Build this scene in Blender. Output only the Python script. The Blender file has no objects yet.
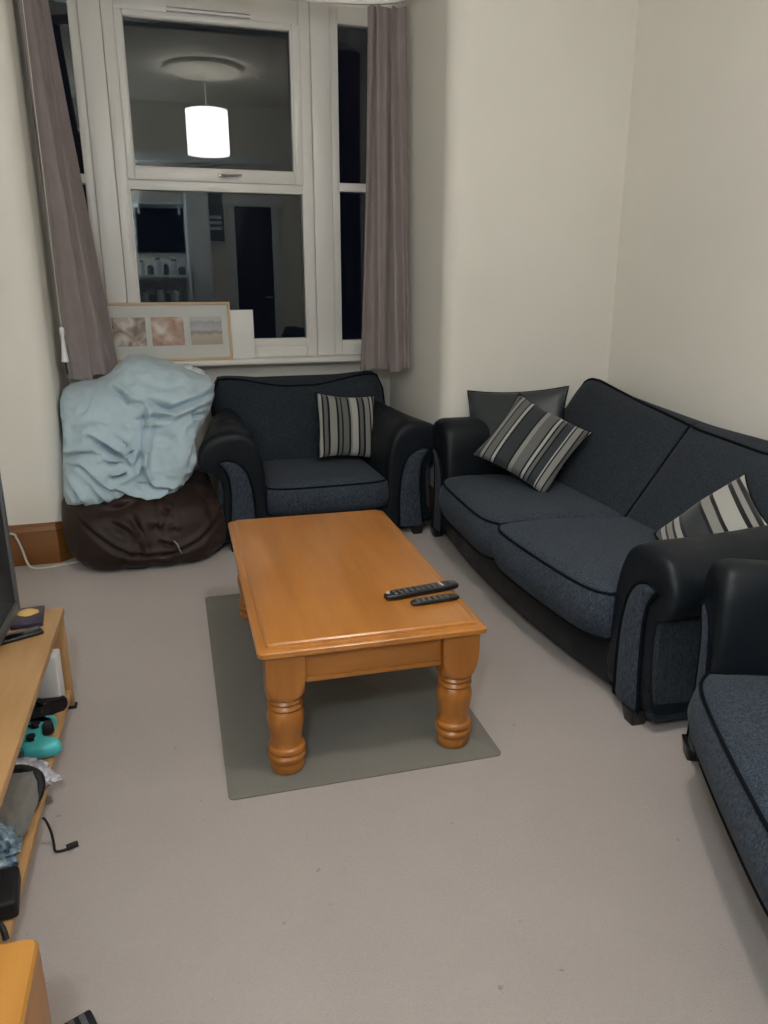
import bpy, bmesh, math, random
from mathutils import Vector, Matrix, noise
random.seed(7)
PI = math.pi
sc = bpy.context.scene
COL = sc.collection

# ------------------------------------------------------------------ materials
def mat(name, base=(.5, .5, .5), rough=.6, spec=.5, metal=0., sheen=0., coat=0.):
    m = bpy.data.materials.new(name); m.use_nodes = True
    b = m.node_tree.nodes['Principled BSDF']
    b.inputs['Base Color'].default_value = (*base, 1)
    b.inputs['Roughness'].default_value = rough
    b.inputs['Specular IOR Level'].default_value = spec
    b.inputs['Metallic'].default_value = metal
    b.inputs['Sheen Weight'].default_value = sheen
    b.inputs['Coat Weight'].default_value = coat
    m['b'] = 1
    return m
def N(m, t, **k):
    n = m.node_tree.nodes.new(t)
    for a, v in k.items(): setattr(n, a, v)
    return n
def L(m, a, b): m.node_tree.links.new(a, b)
def BS(m): return m.node_tree.nodes['Principled BSDF']
def coords(m, kind='Object', scale=(1, 1, 1), rot=(0, 0, 0)):
    t = N(m, 'ShaderNodeTexCoord'); mp = N(m, 'ShaderNodeMapping')
    mp.inputs['Scale'].default_value = scale; mp.inputs['Rotation'].default_value = rot
    L(m, t.outputs[kind], mp.inputs['Vector']); return mp.outputs['Vector']
def noisetex(m, vec, scale, detail=3, rough=.5):
    n = N(m, 'ShaderNodeTexNoise'); n.inputs['Scale'].default_value = scale
    n.inputs['Detail'].default_value = detail; n.inputs['Roughness'].default_value = rough
    L(m, vec, n.inputs['Vector']); return n.outputs['Fac']
def ramp(m, fac, stops, interp='LINEAR'):
    r = N(m, 'ShaderNodeValToRGB'); r.color_ramp.interpolation = interp
    e = r.color_ramp.elements
    while len(e) < len(stops): e.new(.5)
    for i, (p, c) in enumerate(stops):
        e[i].position = p; e[i].color = (*c, 1)
    L(m, fac, r.inputs['Fac']); return r.outputs['Color']
def bump(m, h, strength=.2, dist=.01):
    b = N(m, 'ShaderNodeBump'); b.inputs['Strength'].default_value = strength
    b.inputs['Distance'].default_value = dist
    L(m, h, b.inputs['Height']); L(m, b.outputs['Normal'], BS(m).inputs['Normal'])
def mixc(m, fac, a, b, typ='MIX'):
    x = N(m, 'ShaderNodeMix', data_type='RGBA', blend_type=typ)
    if isinstance(fac, (int, float)): x.inputs[0].default_value = fac
    else: L(m, fac, x.inputs[0])
    for s, v in ((6, a), (7, b)):
        if isinstance(v, tuple): x.inputs[s].default_value = (*v, 1)
        else: L(m, v, x.inputs[s])
    return x.outputs[2]
def tint(m, scale, amt, base, kind='Object', sc3=(1, 1, 1)):
    """noise variation of a base colour"""
    v = coords(m, kind, sc3); f = noisetex(m, v, scale, 4)
    d = tuple(c * (1 - amt) for c in base); u = tuple(c * (1 + amt) for c in base)
    c = ramp(m, f, [(.3, d), (.7, u)]); L(m, c, BS(m).inputs['Base Color']); return v, f

def plaster(name, c):
    m = mat(name, c, .75, .25); v, f = tint(m, 1.6, .02, c)
    bump(m, noisetex(m, v, 60, 3), .06, .004); return m
M = {}
M['wall'] = plaster('cream_paint', (.81, .785, .728))
M['ceiling'] = plaster('ceiling_paint', (.66, .62, .54))
M['upvc'] = mat('white_upvc', (.78, .765, .74), .32, .5)
M['gasket'] = mat('dark_gasket', (.10, .09, .08), .6)
M['white'] = mat('white_paint', (.80, .80, .79), .45)
M['whitegloss'] = mat('white_plastic', (.78, .79, .82), .3)

m = mat('beige_carpet', (.45, .39, .345), .95, .1, sheen=.25)
v = coords(m)
f1 = noisetex(m, v, 2.2, 4, .6); f2 = noisetex(m, v, 260, 2, .7); f3 = noisetex(m, v, 30, 3, .6)
c = mixc(m, f1, (.435, .386, .366), (.492, .442, .422))
f4 = noisetex(m, v, 85, 3, .7); v17 = coords(m, 'Object', (1.7, 1.7, 1.7))
c = mixc(m, mixc(m, .4, f2, f4), c, mixc(m, 1., c, (.72, .71, .70), 'MULTIPLY'))
c = mixc(m, ramp(m, noisetex(m, v17, 19, 2, .4), [(.745, (0, 0, 0)), (.765, (.55, .55, .55))]), c, (.19, .17, .16))
L(m, c, BS(m).inputs['Base Color']); bump(m, f2, .5, .006); M['carpet'] = m

m = mat('grey_olive_rug', (.27, .245, .2), .97, .08, sheen=.15)
v = coords(m); f1 = noisetex(m, v, 3, 4); f2 = noisetex(m, v, 320, 2, .7)
c = mixc(m, f1, (.192, .182, .158), (.232, .220, .194))
c = mixc(m, f2, c, mixc(m, 1., c, (.7, .7, .7), 'MULTIPLY'))
L(m, c, BS(m).inputs['Base Color']); bump(m, f2, .5, .004); M['rug'] = m

def wood(name, a, b, rough, axis, coat=0., sc_=1., streak=.5):
    m = mat(name, a, rough, .5, coat=coat)
    s = [9, 9, 9]; s[axis] = .8
    v = coords(m, 'Object', tuple(x * sc_ for x in s))
    f = noisetex(m, v, 1.6, 5, .62)
    v2 = coords(m, 'Object'); f2 = noisetex(m, v2, 3.2, 3)
    c = ramp(m, f, [(.32, a), (.62, b), (.78, tuple(x * .9 for x in b))])
    c = mixc(m, f2, c, mixc(m, 1., c, (.84, .80, .72), 'MULTIPLY'))
    L(m, c, BS(m).inputs['Base Color']); bump(m, f, .03, .002)
    BS(m).inputs['Coat Roughness'].default_value = .2
    return m
M['pine_x'] = wood('varnished_pine_x', (.36, .128, .019), (.47, .182, .034), .36, 0, .18)
M['pine_y'] = wood('varnished_pine', (.40, .152, .025), (.51, .205, .042), .30, 1, .22)
M['pine_z'] = wood('varnished_pine_z', (.34, .118, .017), (.45, .17, .030), .33, 2, .2)
M['oak_y'] = wood('light_oak_laminate', (.46, .265, .112), (.54, .325, .15), .45, 1, 0, 1.6)
M['oak_x'] = wood('light_oak_laminate_x', (.45, .26, .11), (.53, .32, .145), .45, 0, 0, 1.6)
M['oak_z'] = wood('light_oak_laminate_z', (.44, .255, .11), (.52, .31, .145), .45, 2, 0, 1.6)
M['cab'] = wood('orange_pine', (.42, .185, .034), (.50, .235, .052), .4, 1, .1)
M['cab_z'] = wood('orange_pine_side', (.36, .145, .028), (.44, .185, .04), .42, 2, .1)
M['skirt'] = wood('stained_skirting', (.20, .078, .018), (.26, .105, .027), .38, 0, .1)

def fabric(name, dark, light, sc_=300, bmp=.45, sheen=.04):
    m = mat(name, dark, .92, .12, sheen=sheen)
    v = coords(m); f = noisetex(m, v, sc_, 2, .75)
    v2 = coords(m, 'Object', (1, 1, .35)); g = noisetex(m, v2, sc_ * .55, 2, .7)
    h = noisetex(m, coords(m), 5, 3)
    mx = N(m, 'ShaderNodeMath', operation='MULTIPLY'); L(m, f, mx.inputs[0]); L(m, g, mx.inputs[1])
    c = ramp(m, mx.outputs[0], [(.14, dark), (.42, light)])
    c = mixc(m, h, mixc(m, 1., c, (.82, .84, .86), 'MULTIPLY'), c)
    L(m, c, BS(m).inputs['Base Color']); bump(m, mx.outputs[0], bmp, .003); return m
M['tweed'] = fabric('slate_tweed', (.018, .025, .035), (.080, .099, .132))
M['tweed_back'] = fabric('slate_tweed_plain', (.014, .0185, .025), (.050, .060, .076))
m = mat('black_leather', (.0065, .0095, .0135), .38, .22); v = coords(m)
vo = N(m, 'ShaderNodeTexVoronoi'); vo.inputs['Scale'].default_value = 260; L(m, v, vo.inputs['Vector'])
bump(m, vo.outputs['Distance'], .12, .002)
rr = ramp(m, noisetex(m, v, 9, 3), [(.3, (.36,) * 3), (.7, (.50,) * 3)]); L(m, rr, BS(m).inputs['Roughness']); M['leather'] = m
m = mat('dark_grey_leather', (.034, .041, .045), .42, .4); v = coords(m)
bump(m, noisetex(m, v, 24, 3), .15, .01); M['leather_grey'] = m
M['piping'] = mat('black_piping', (.003, .005, .008), .7, .10)
M['blackwood'] = mat('black_foot', (.008, .008, .009), .4)

def stripes(name, seq, span, axis=0, rot=0.):
    """seq: list of (width, colour) repeated over object axis"""
    m = mat(name, (.2, .2, .2), .9, .1, sheen=.2)
    t = N(m, 'ShaderNodeTexCoord'); s = N(m, 'ShaderNodeSeparateXYZ'); L(m, t.outputs['Object'], s.inputs[0])
    d = N(m, 'ShaderNodeMath', operation='MULTIPLY_ADD'); L(m, s.outputs[axis], d.inputs[0])
    d.inputs[1].default_value = 1 / span; d.inputs[2].default_value = .5
    tot = sum(w for w, _ in seq); p = 0; st = []
    for w, c in seq: st.append((p / tot, c)); p += w
    c = ramp(m, d.outputs[0], st, 'CONSTANT')
    f = noisetex(m, coords(m), 380, 2, .7)
    c = mixc(m, f, mixc(m, 1., c, (.62, .62, .62), 'MULTIPLY'), c)
    L(m, c, BS(m).inputs['Base Color']); bump(m, f, .3, .002); return m
K, D, G, S, W = (.012, .013, .016), (.045, .052, .06), (.15, .155, .155), (.30, .30, .285), (.46, .46, .44)
M['stripe_a'] = stripes('grey_stripe_weave', [(3, D), (1.2, S), (.5, K), (2.4, G), (.6, K), (1, W), (.6, K), (5, D), (.6, K), (1.6, S), (3.4, G), (.7, K), (1, W), (.6, K), (1.2, G), (.6, K), (2.6, D), (.5, W), (.6, K), (2, S), (.5, K), (1.2, G), (.6, K), (1, W)], .47)
M['stripe_b'] = stripes('grey_stripe_weave_narrow', [(1.5, D), (1, W), (.6, K), (1.3, G), (.8, K), (2.6, S), (.8, K), (1, G), (.6, K), (2.2, G), (.8, K), (.7, S), (2.4, W), (.8, K), (1.4, G), (.9, K), (2, S), (.7, K), (1, W), (.8, K), (.8, G), (1, D)], .42)
M['stripe_c'] = stripes('grey_stripe_weave_light', [(2, D), (1, W), (.5, K), (1.2, S), (.6, K), (1.2, W), (.6, K), (4, D), (.6, K), (1.8, S), (.7, K), (3, W), (.8, K), (.9, S), (.7, K), (1, W)], .44)

def cloth(name, c, sc_=300, sheen=.2, amt=.06, rough=.9):
    m = mat(name, c, rough, .15, sheen=sheen); v, f = tint(m, 8, amt, c)
    bump(m, noisetex(m, v, sc_, 2), .15, .002); return m
M['curtain'] = cloth('mauve_grey_curtain', (.285, .24, .238))
M['duvet'] = cloth('pale_blue_cotton', (.45, .575, .655), 260, .15, .04)
M['duvet_in'] = cloth('white_cotton', (.66, .71, .73), 260, .1, .03)
m = mat('brown_satin', (.022, .0115, .0088), .5, .22, sheen=.05); v, f = tint(m, 5, .18, (.0225, .0118, .009))
bump(m, noisetex(m, v, 14, 3), .12, .012); M['bean'] = m
M['tvblack'] = mat('tv_screen_black', (.006, .007, .008), .16, .5)
M['bezel'] = mat('grey_bezel', (.10, .105, .11), .35, .5)
M['plastic'] = mat('black_plastic', (.010, .010, .012), .38, .5)
M['softblack'] = mat('matt_black_plastic', (.012, .012, .014), .6, .3)
M['button'] = mat('grey_rubber_button', (.09, .10, .11), .5)
M['redbtn'] = mat('pale_button', (.55, .50, .52), .5)
M['teal'] = mat('turquoise_plastic', (.075, .50, .52), .35, .5)
M['tealdark'] = mat('dark_green_plastic', (.02, .10, .09), .4)
M['cablew'] = mat('white_cable', (.62, .60, .56), .5)
M['framewood'] = mat('pale_ash_wood', (.56, .42, .27), .5)
M['mount'] = mat('ivory_mount', (.60, .61, .59), .7)
M['pouch'] = cloth('grey_felt_pouch', (.19, .185, .172), 300)
m = mat('blue_foil_wrapper', (.15, .23, .32), .3, .6); v = coords(m)
f = noisetex(m, v, 26, 4, .7)
L(m, ramp(m, f, [(.35, (.07, .13, .21)), (.55, (.22, .33, .42)), (.68, (.62, .70, .76))]), BS(m).inputs['Base Color']); bump(m, f, .6, .01); M['foil'] = m
m = mat('clear_wrapper', (.6, .6, .68), .18, .6); v = coords(m); f = noisetex(m, v, 34, 4, .7)
L(m, ramp(m, f, [(.3, (.30, .29, .40)), (.5, (.52, .50, .56)), (.66, (.85, .86, .92))]), BS(m).inputs['Base Color']); bump(m, f, .6, .01); M['wrap'] = m
M['red'] = mat('dark_red_card', (.16, .02, .018), .5)
m = mat('navy_card', (.028, .022, .05), .35); M['navy'] = m
M['yellow'] = mat('yellow_print', (.66, .42, .12), .4)
M['chrome'] = mat('satin_chrome', (.55, .55, .54), .28, .5, 1.)
M['doorblack'] = mat('dark_door_paint', (.018, .020, .022), .4)
M['palepaint'] = mat('pale_grey_paint', (.74, .82, .85), .5)
M['fridge'] = mat('pale_enamel', (.72, .80, .85), .4)
M['jar'] = mat('jar_glaze', (.55, .60, .64), .3)
M['jar_d'] = mat('jar_dark_glaze', (.10, .12, .15), .3)
M['panel'] = mat('grey_panel', (.16, .19, .20), .5)

def photo_mat(name, stops, scale, dist, seed):
    m = mat(name, (.4, .3, .25), .4); v = coords(m, 'Object', (1, 1, 1))
    mp = m.node_tree.nodes['Mapping']; mp.inputs['Location'].default_value = (seed, 0, seed * .7)
    n = N(m, 'ShaderNodeTexNoise'); n.inputs['Scale'].default_value = scale; n.inputs['Detail'].default_value = 5
    n.inputs['Distortion'].default_value = dist; L(m, v, n.inputs['Vector'])
    L(m, ramp(m, n.outputs['Fac'], stops), BS(m).inputs['Base Color']); return m
M['print_a'] = photo_mat('shell_print', [(.30, (.05, .04, .035)), (.45, (.22, .15, .11)), (.56, (.42, .33, .26)), (.70, (.62, .58, .52))], 13, .9, 1.3)
M['print_b'] = photo_mat('pebble_print', [(.30, (.07, .04, .03)), (.45, (.32, .17, .11)), (.58, (.46, .31, .24)), (.72, (.70, .66, .60))], 10, .5, 4.1)
m = mat('beach_print', (.4, .35, .3), .4)
t = N(m, 'ShaderNodeTexCoord'); s = N(m, 'ShaderNodeSeparateXYZ'); L(m, t.outputs['Generated'], s.inputs[0])
nz = noisetex(m, coords(m), 18, 4)
ad = N(m, 'ShaderNodeMath', operation='MULTIPLY_ADD'); L(m, nz, ad.inputs[0]); ad.inputs[1].default_value = .32; L(m, s.outputs[2], ad.inputs[2])
L(m, ramp(m, ad.outputs[0], [(.2, (.36, .30, .22)), (.5, (.42, .36, .29)), (.60, (.20, .18, .17)), (.72, (.42, .42, .43)), (.95, (.30, .30, .33)), (1, (.46, .46, .46))]), BS(m).inputs['Base Color']); M['print_c'] = m

# window glass: clear, faint mirror; the night lies beyond
m = bpy.data.materials.new('window_glass'); m.use_nodes = True; nt = m.node_tree; nt.nodes.clear()
o = nt.nodes.new('ShaderNodeOutputMaterial'); mx = nt.nodes.new('ShaderNodeMixShader')
tr = nt.nodes.new('ShaderNodeBsdfTransparent'); tr.inputs[0].default_value = (.90, .93, .93, 1)
gl = nt.nodes.new('ShaderNodeBsdfGlossy'); gl.inputs['Roughness'].default_value = 0.; gl.inputs['Color'].default_value = (.96, 1., 1., 1)
fr = nt.nodes.new('ShaderNodeFresnel'); fr.inputs['IOR'].default_value = 1.52
nt.links.new(fr.outputs[0], mx.inputs[0]); nt.links.new(tr.outputs[0], mx.inputs[1]); nt.links.new(gl.outputs[0], mx.inputs[2])
nt.links.new(mx.outputs[0], o.inputs[0]); M['glass'] = m

def emis(name, c, s):
    m = bpy.data.materials.new(name); m.use_nodes = True; nt = m.node_tree; nt.nodes.clear()
    o = nt.nodes.new('ShaderNodeOutputMaterial'); e = nt.nodes.new('ShaderNodeEmission')
    e.inputs[0].default_value = (*c, 1); e.inputs[1].default_value = s
    nt.links.new(e.outputs[0], o.inputs[0]); return m
M['shade'] = emis('lit_fabric_shade', (1., .955, .90), 14.)
M['tubelight'] = emis('lit_globe', (.87, .95, 1.), 140.)

# ------------------------------------------------------------------ mesh helpers
def finish(bm, mt, name, angle=38):
    bmesh.ops.recalc_face_normals(bm, faces=bm.faces)
    for f in bm.faces: f.smooth = True
    a = math.radians(angle)
    for e in bm.edges:
        e.smooth = not (len(e.link_faces) == 2 and e.calc_face_angle(0) > a)
    me = bpy.data.meshes.new(name); bm.to_mesh(me); bm.free()
    for x in (mt if isinstance(mt, (list, tuple)) else [mt]): me.materials.append(x)
    return me
def obj(name, bm, mt, parent=None, angle=38, label=None, subsurf=0):
    me = finish(bm, mt, name, angle)
    ob = bpy.data.objects.new(name, me); COL.objects.link(ob)
    if parent: ob.parent = parent
    if label: ob['label'] = label
    if subsurf:
        s = ob.modifiers.new('sub', 'SUBSURF'); s.levels = subsurf; s.render_levels = subsurf
    return ob
def thing(name, label, cat, loc=(0, 0, 0), rz=0, group=None, rot=None):
    ob = bpy.data.objects.new(name, None); COL.objects.link(ob)
    ob.location = loc; ob.rotation_euler = rot if rot else (0, 0, rz)
    ob['label'] = label; ob['category'] = cat
    if group: ob['group'] = group
    ob.empty_display_size = .1
    return ob
def solo(name, bm, mt, label, cat, group=None, kind=None, angle=38, local=None):
    """a thing that is one mesh built in world space; origin moved to its base"""
    if local is None:
        xs = [v.co.x for v in bm.verts]; ys = [v.co.y for v in bm.verts]; zs = [v.co.z for v in bm.verts]
        local = Vector(((min(xs) + max(xs)) / 2, (min(ys) + max(ys)) / 2, min(zs)))
        bmesh.ops.translate(bm, verts=bm.verts, vec=-local)
        ob = obj(name, bm, mt, angle=angle); ob.location = local
    else:
        ob = obj(name, bm, mt, angle=angle); ob.matrix_world = local
    if label: ob['label'] = label
    if cat: ob['category'] = cat
    if group: ob['group'] = group
    if kind: ob['kind'] = kind
    return ob
def struct(name, bm, mt, parent=None, angle=38, label=None):
    ob = obj(name, bm, mt, parent, angle)
    if not parent:
        ob['kind'] = 'structure'
        if label: ob['label'] = label; ob['category'] = name.split('_')[0]
    return ob
def box(bm, lo, hi, bev=0., seg=2):
    r = bmesh.ops.create_cube(bm, size=1.)
    vs = r['verts']
    for v in vs:
        v.co = Vector([lo[i] + (v.co[i] + .5) * (hi[i] - lo[i]) for i in range(3)])
    if bev > 0:
        es = list({e for v in vs for e in v.link_edges})
        bmesh.ops.bevel(bm, geom=es, offset=bev, segments=seg, profile=.5, affect='EDGES')
    return bm
def nb(): return bmesh.new()
def bx(lo, hi, bev=0., seg=2): return box(nb(), lo, hi, bev, seg)
def rings(bm, rs, cap0=True, cap1=True, closed=False):
    """loft closed rings (lists of points)"""
    vs = [[bm.verts.new(p) for p in r] for r in rs]
    n = len(vs[0])
    pairs = list(zip(vs[:-1], vs[1:])) + ([(vs[-1], vs[0])] if closed else [])
    for a, b in pairs:
        for i in range(n):
            j = (i + 1) % n
            bm.faces.new((a[i], a[j], b[j], b[i]))
    if not closed:
        if cap0: bm.faces.new(list(reversed(vs[0])))
        if cap1: bm.faces.new(vs[-1])
    return vs
def lathe(bm, prof, c=(0, 0, 0), n=28, lim=None):
    rs = []
    for r, z in prof:
        ring = []
        for k in range(n):
            a = 2 * PI * (k + (0 if lim else .5)) / n; q = r
            if lim: q = min(r, lim / max(abs(math.cos(a)), abs(math.sin(a))))
            ring.append((c[0] + q * math.cos(a), c[1] + q * math.sin(a), c[2] + z))
        rs.append(ring)
    rings(bm, rs); return bm
def tube(bm, pts, r, n=8, closed=False):
    P = [Vector(p) for p in pts]; m = len(P); rs = []
    up = None
    for i in range(m):
        a = P[i - 1] if (i > 0 or closed) else P[i]
        b = P[(i + 1) % m] if (i < m - 1 or closed) else P[i]
        t = (b - a)
        if t.length < 1e-9: t = Vector((0, 0, 1))
        t.normalize()
        if up is None:
            up = Vector((0, 0, 1)) if abs(t.z) < .9 else Vector((1, 0, 0))
        s = t.cross(up)
        if s.length < 1e-6: s = t.orthogonal()
        s.normalize(); up = s.cross(t).normalized()
        rr = r(i / (m - 1)) if callable(r) else r
        rs.append([P[i] + s * (rr * math.cos(2 * PI * k / n)) + up * (rr * math.sin(2 * PI * k / n)) for k in range(n)])
    rings(bm, rs, closed=closed); return bm
def catmull(P, n=8, closed=False):
    P = [Vector(p) for p in P]; out = []; m = len(P)
    for i in range(m if closed else m - 1):
        if closed: a, b, c, d = P[i - 1], P[i], P[(i + 1) % m], P[(i + 2) % m]
        else: a, b, c, d = P[max(i - 1, 0)], P[i], P[i + 1], P[min(i + 2, m - 1)]
        for k in range(n):
            t = k / n
            out.append(.5 * ((2 * b) + (c - a) * t + (2 * a - 5 * b + 4 * c - d) * t * t + (3 * b - a - 3 * c + d) * t ** 3))
    if not closed: out.append(P[-1].copy())
    return out
def sstep(a, b, x):
    t = max(0., min(1., (x - a) / (b - a))); return t * t * (3 - 2 * t)
def rect_ring(w, d, z, r=.012, seg=4, c=(0, 0)):
    out = []
    for sx, sy, a0 in ((1, 1, 0), (-1, 1, 90), (-1, -1, 180), (1, -1, 270)):
        for k in range(seg + 1):
            a = math.radians(a0 + 90 * k / seg)
            out.append((c[0] + sx * (w / 2 - r) + r * math.cos(a), c[1] + sy * (d / 2 - r) + r * math.sin(a), z))
    return out
def grid_closed(nu, nv, F, B):
    """two-sided sheet: F(u,v) front points, B(u,v) back points, shared rim"""
    bm = nb(); f = {}; b = {}
    for i in range(nu + 1):
        for j in range(nv + 1):
            u, v = i / nu, j / nv
            f[i, j] = bm.verts.new(F(u, v))
            rim = i in (0, nu) or j in (0, nv)
            b[i, j] = f[i, j] if rim else bm.verts.new(B(u, v))
    for i in range(nu):
        for j in range(nv):
            bm.faces.new((f[i, j], f[i + 1, j], f[i + 1, j + 1], f[i, j + 1]))
            q = [b[i, j], b[i, j + 1], b[i + 1, j + 1], b[i + 1, j]]
            if len({id(x) for x in q} & {id(f[i, j]), id(f[i + 1, j]), id(f[i + 1, j + 1]), id(f[i, j + 1])}) < 4:
                bm.faces.new(q)
    return bm
def sheet(nu, nv, F, thick, nrm):
    """open sheet with real thickness: nrm = offset direction function"""
    return grid_shell(nu, nv, F, lambda u, v: Vector(F(u, v)) + Vector(nrm(u, v)) * thick)
def grid_shell(nu, nv, F, B):
    bm = nb(); f = [[bm.verts.new(F(i / nu, j / nv)) for j in range(nv + 1)] for i in range(nu + 1)]
    b = [[bm.verts.new(B(i / nu, j / nv)) for j in range(nv + 1)] for i in range(nu + 1)]
    for i in range(nu):
        for j in range(nv):
            bm.faces.new((f[i][j], f[i + 1][j], f[i + 1][j + 1], f[i][j + 1]))
            bm.faces.new((b[i][j], b[i][j + 1], b[i + 1][j + 1], b[i + 1][j]))
    for i in range(nu):
        bm.faces.new((f[i][0], b[i][0], b[i + 1][0], f[i + 1][0])); bm.faces.new((f[i][nv], f[i + 1][nv], b[i + 1][nv], b[i][nv]))
    for j in range(nv):
        bm.faces.new((f[0][j], f[0][j + 1], b[0][j + 1], b[0][j])); bm.faces.new((f[nu][j], b[nu][j], b[nu][j + 1], f[nu][j + 1]))
    return bm
def poly_offset(P, d):
    """offset a plan polyline to its right-hand side by d"""
    out = []
    for i, p in enumerate(P):
        p = Vector(p); ns = []
        for a, b in ((i - 1, i), (i, i + 1)):
            if a < 0 or b >= len(P): continue
            t = (Vector(P[b]) - Vector(P[a])).normalized(); ns.append(Vector((t.y, -t.x)))
        n = sum(ns, Vector((0, 0))) / len(ns); n = n / max(n.length_squared, .25)
        out.append(p + n * d)
    return out
def wall_strip(bm, P, z0, z1, th):
    Q = poly_offset(P, th); n = len(P)
    a = [bm.verts.new((p[0], p[1], z0)) for p in P]; b = [bm.verts.new((p[0], p[1], z1)) for p in P]
    c = [bm.verts.new((p[0], p[1], z0)) for p in Q]; d = [bm.verts.new((p[0], p[1], z1)) for p in Q]
    for i in range(n - 1):
        j = i + 1
        bm.faces.new((a[i], a[j], b[j], b[i])); bm.faces.new((c[i], d[i], d[j], c[j]))
        bm.faces.new((b[i], b[j], d[j], d[i])); bm.faces.new((a[i], c[i], c[j], a[j]))
    for i in (0, n - 1): bm.faces.new((a[i], b[i], d[i], c[i]))
    return bm
def profile_strip(bm, P, prof):
    """sweep (offset, z) profile along a plan polyline"""
    cols = [poly_offset(P, o) for o, z in prof]
    rs = [[(cols[k][i][0], cols[k][i][1], prof[k][1]) for k in range(len(prof))] for i in range(len(P))]
    rings(bm, rs); return bm
def arc(c, r, a0, a1, n=8):
    return [(c[0] + r * math.cos(math.radians(a0 + (a1 - a0) * k / n)), c[1] + r * math.sin(math.radians(a0 + (a1 - a0) * k / n))) for k in range(n + 1)]

# ------------------------------------------------------------------ room
H = 3.64
XL, XR, YR = -1.15, 2.77, -.42
SILL, HEAD = .985, 3.13
# interior plan of the back wall, left to right (room is on the right-hand side of travel => offset negative = outward)
LEFT = [(XL, 4.365), (-.575, 4.352)] + [(-.575 + .105 * math.sin(math.radians(a)), 4.352 + .105 * (1 - math.cos(math.radians(a)))) for a in range(10, 91, 10)]
RIGHT = [(1.69 + .10 * (1 - math.cos(math.radians(a))), 4.37 - .10 * math.sin(math.radians(a))) for a in range(0, 91, 10)] + [(XR, 4.235)]
BL, BR, BY = -.47, 1.69, 5.36
struct('floor', bx((XL - .1, YR - .1, -.1), (XR + .1, 5.55, 0)), M['carpet'])
struct('ceiling', bx((XL - .1, YR - .1, H), (XR + .1, 5.55, H + .1)), M['ceiling'])
bm = nb()
wall_strip(bm, LEFT + [(BL, BY), ], 0, H, -.12)
wall_strip(bm, [(BR, BY)] + RIGHT, 0, H, -.12)
box(bm, (BL, BY, 0), (BR, BY + .14, SILL - .04)); box(bm, (BL, BY, HEAD), (BR, BY + .14, H))
struct('wall_back', bm, M['wall'])
struct('wall_right', bx((XR, YR - .1, 0), (XR + .12, 4.36, H)), M['wall'])
struct('wall_left', bx((XL - .12, YR - .1, 0), (XL, 4.48, H)), M['wall'])
struct('wall_rear', bx((XL - .12, YR - .12, 0), (XR + .12, YR, H)), M['wall'])
SK = [(0, 0), (.026, 0), (.026, .165), (.020, .178), (.020, .188), (.012, .202), (.008, .222), (0, .228)]
bm = nb(); profile_strip(bm, [(XL + .03, 4.364), (-.545, 4.352), (-.474, 4.42), (BL, 4.60), (BL, BY)], SK); struct('baseboard_left', bm, M['skirt'], angle=25)
bm = nb(); profile_strip(bm, [(BR, BY)] + RIGHT[:-1] + [(XR - .03, 4.236)], SK); struct('baseboard_right', bm, M['skirt'], angle=25)
# ---- window 1: big sash light, with narrow lights 2 and 3 either side, all in the square bay
def frame_ring(bm, x0, x1, z0, z1, wl, wr, wb, wt, y0, y1, bev=.006):
    box(bm, (x0, y0, z0), (x0 + wl, y1, z1), bev); box(bm, (x1 - wr, y0, z0), (x1, y1, z1), bev)
    box(bm, (x0 + wl, y0 + .0005, z0), (x1 - wr, y1, z0 + wb), bev); box(bm, (x0 + wl, y0 + .0005, z1 - wt), (x1 - wr, y1, z1), bev)
w1 = bpy.data.objects.new('window_1', None); COL.objects.link(w1); w1['kind'] = 'structure'; w1.location = (.55, 5.36, SILL)
def wpart(name, bm, mt, par, label=None):
    bmesh.ops.translate(bm, verts=bm.verts, vec=-Vector(par.location)); return obj(name, bm, mt, par, label=label)
bm = nb()
frame_ring(bm, -.068, 1.157, SILL, HEAD, .070, .070, .075, .132, 5.335, 5.42)
box(bm, (.0, 5.336, 2.030), (1.092, 5.42, 2.086), .006)
wpart('frame', bm, M['upvc'], w1)
bm = nb(); frame_ring(bm, .0, 1.092, 2.080, 2.995, .046, .054, .076, .034, 5.318, 5.372, .007)
frame_ring(bm, .038, 1.040, 2.150, 2.967, .012, .012, .010, .010, 5.326, 5.372, .004)
wpart('sash', bm, M['upvc'], w1)
bm = nb(); frame_ring(bm, .0, 1.092, 1.056, 2.034, .010, .010, .054, .010, 5.328, 5.372, .004); wpart('glazing_bead', bm, M['upvc'], w1)
wpart('pane', bx((.03, 5.362, 2.13), (1.06, 5.368, 2.98)), M['glass'], w1)
wpart('pane', bx((.0, 5.362, 1.05), (1.095, 5.368, 2.04)), M['glass'], w1)
bm = bx((.30, 5.312, 3.003), (.79, 5.336, 3.020), .004); box(bm, (.30, 5.314, 3.024), (.79, 5.336, 3.032), .003); wpart('trickle_vent', bm, M['upvc'], w1)
bm = bx((.545, 5.300, 2.108), (.600, 5.320, 2.130), .006)
tube(bm, [(.565, 5.302, 2.119), (.565, 5.288, 2.119), (.60, 5.284, 2.117), (.69, 5.286, 2.122)], .008, 8); wpart('handle', bm, M['chrome'], w1, 'satin metal handle')
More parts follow.
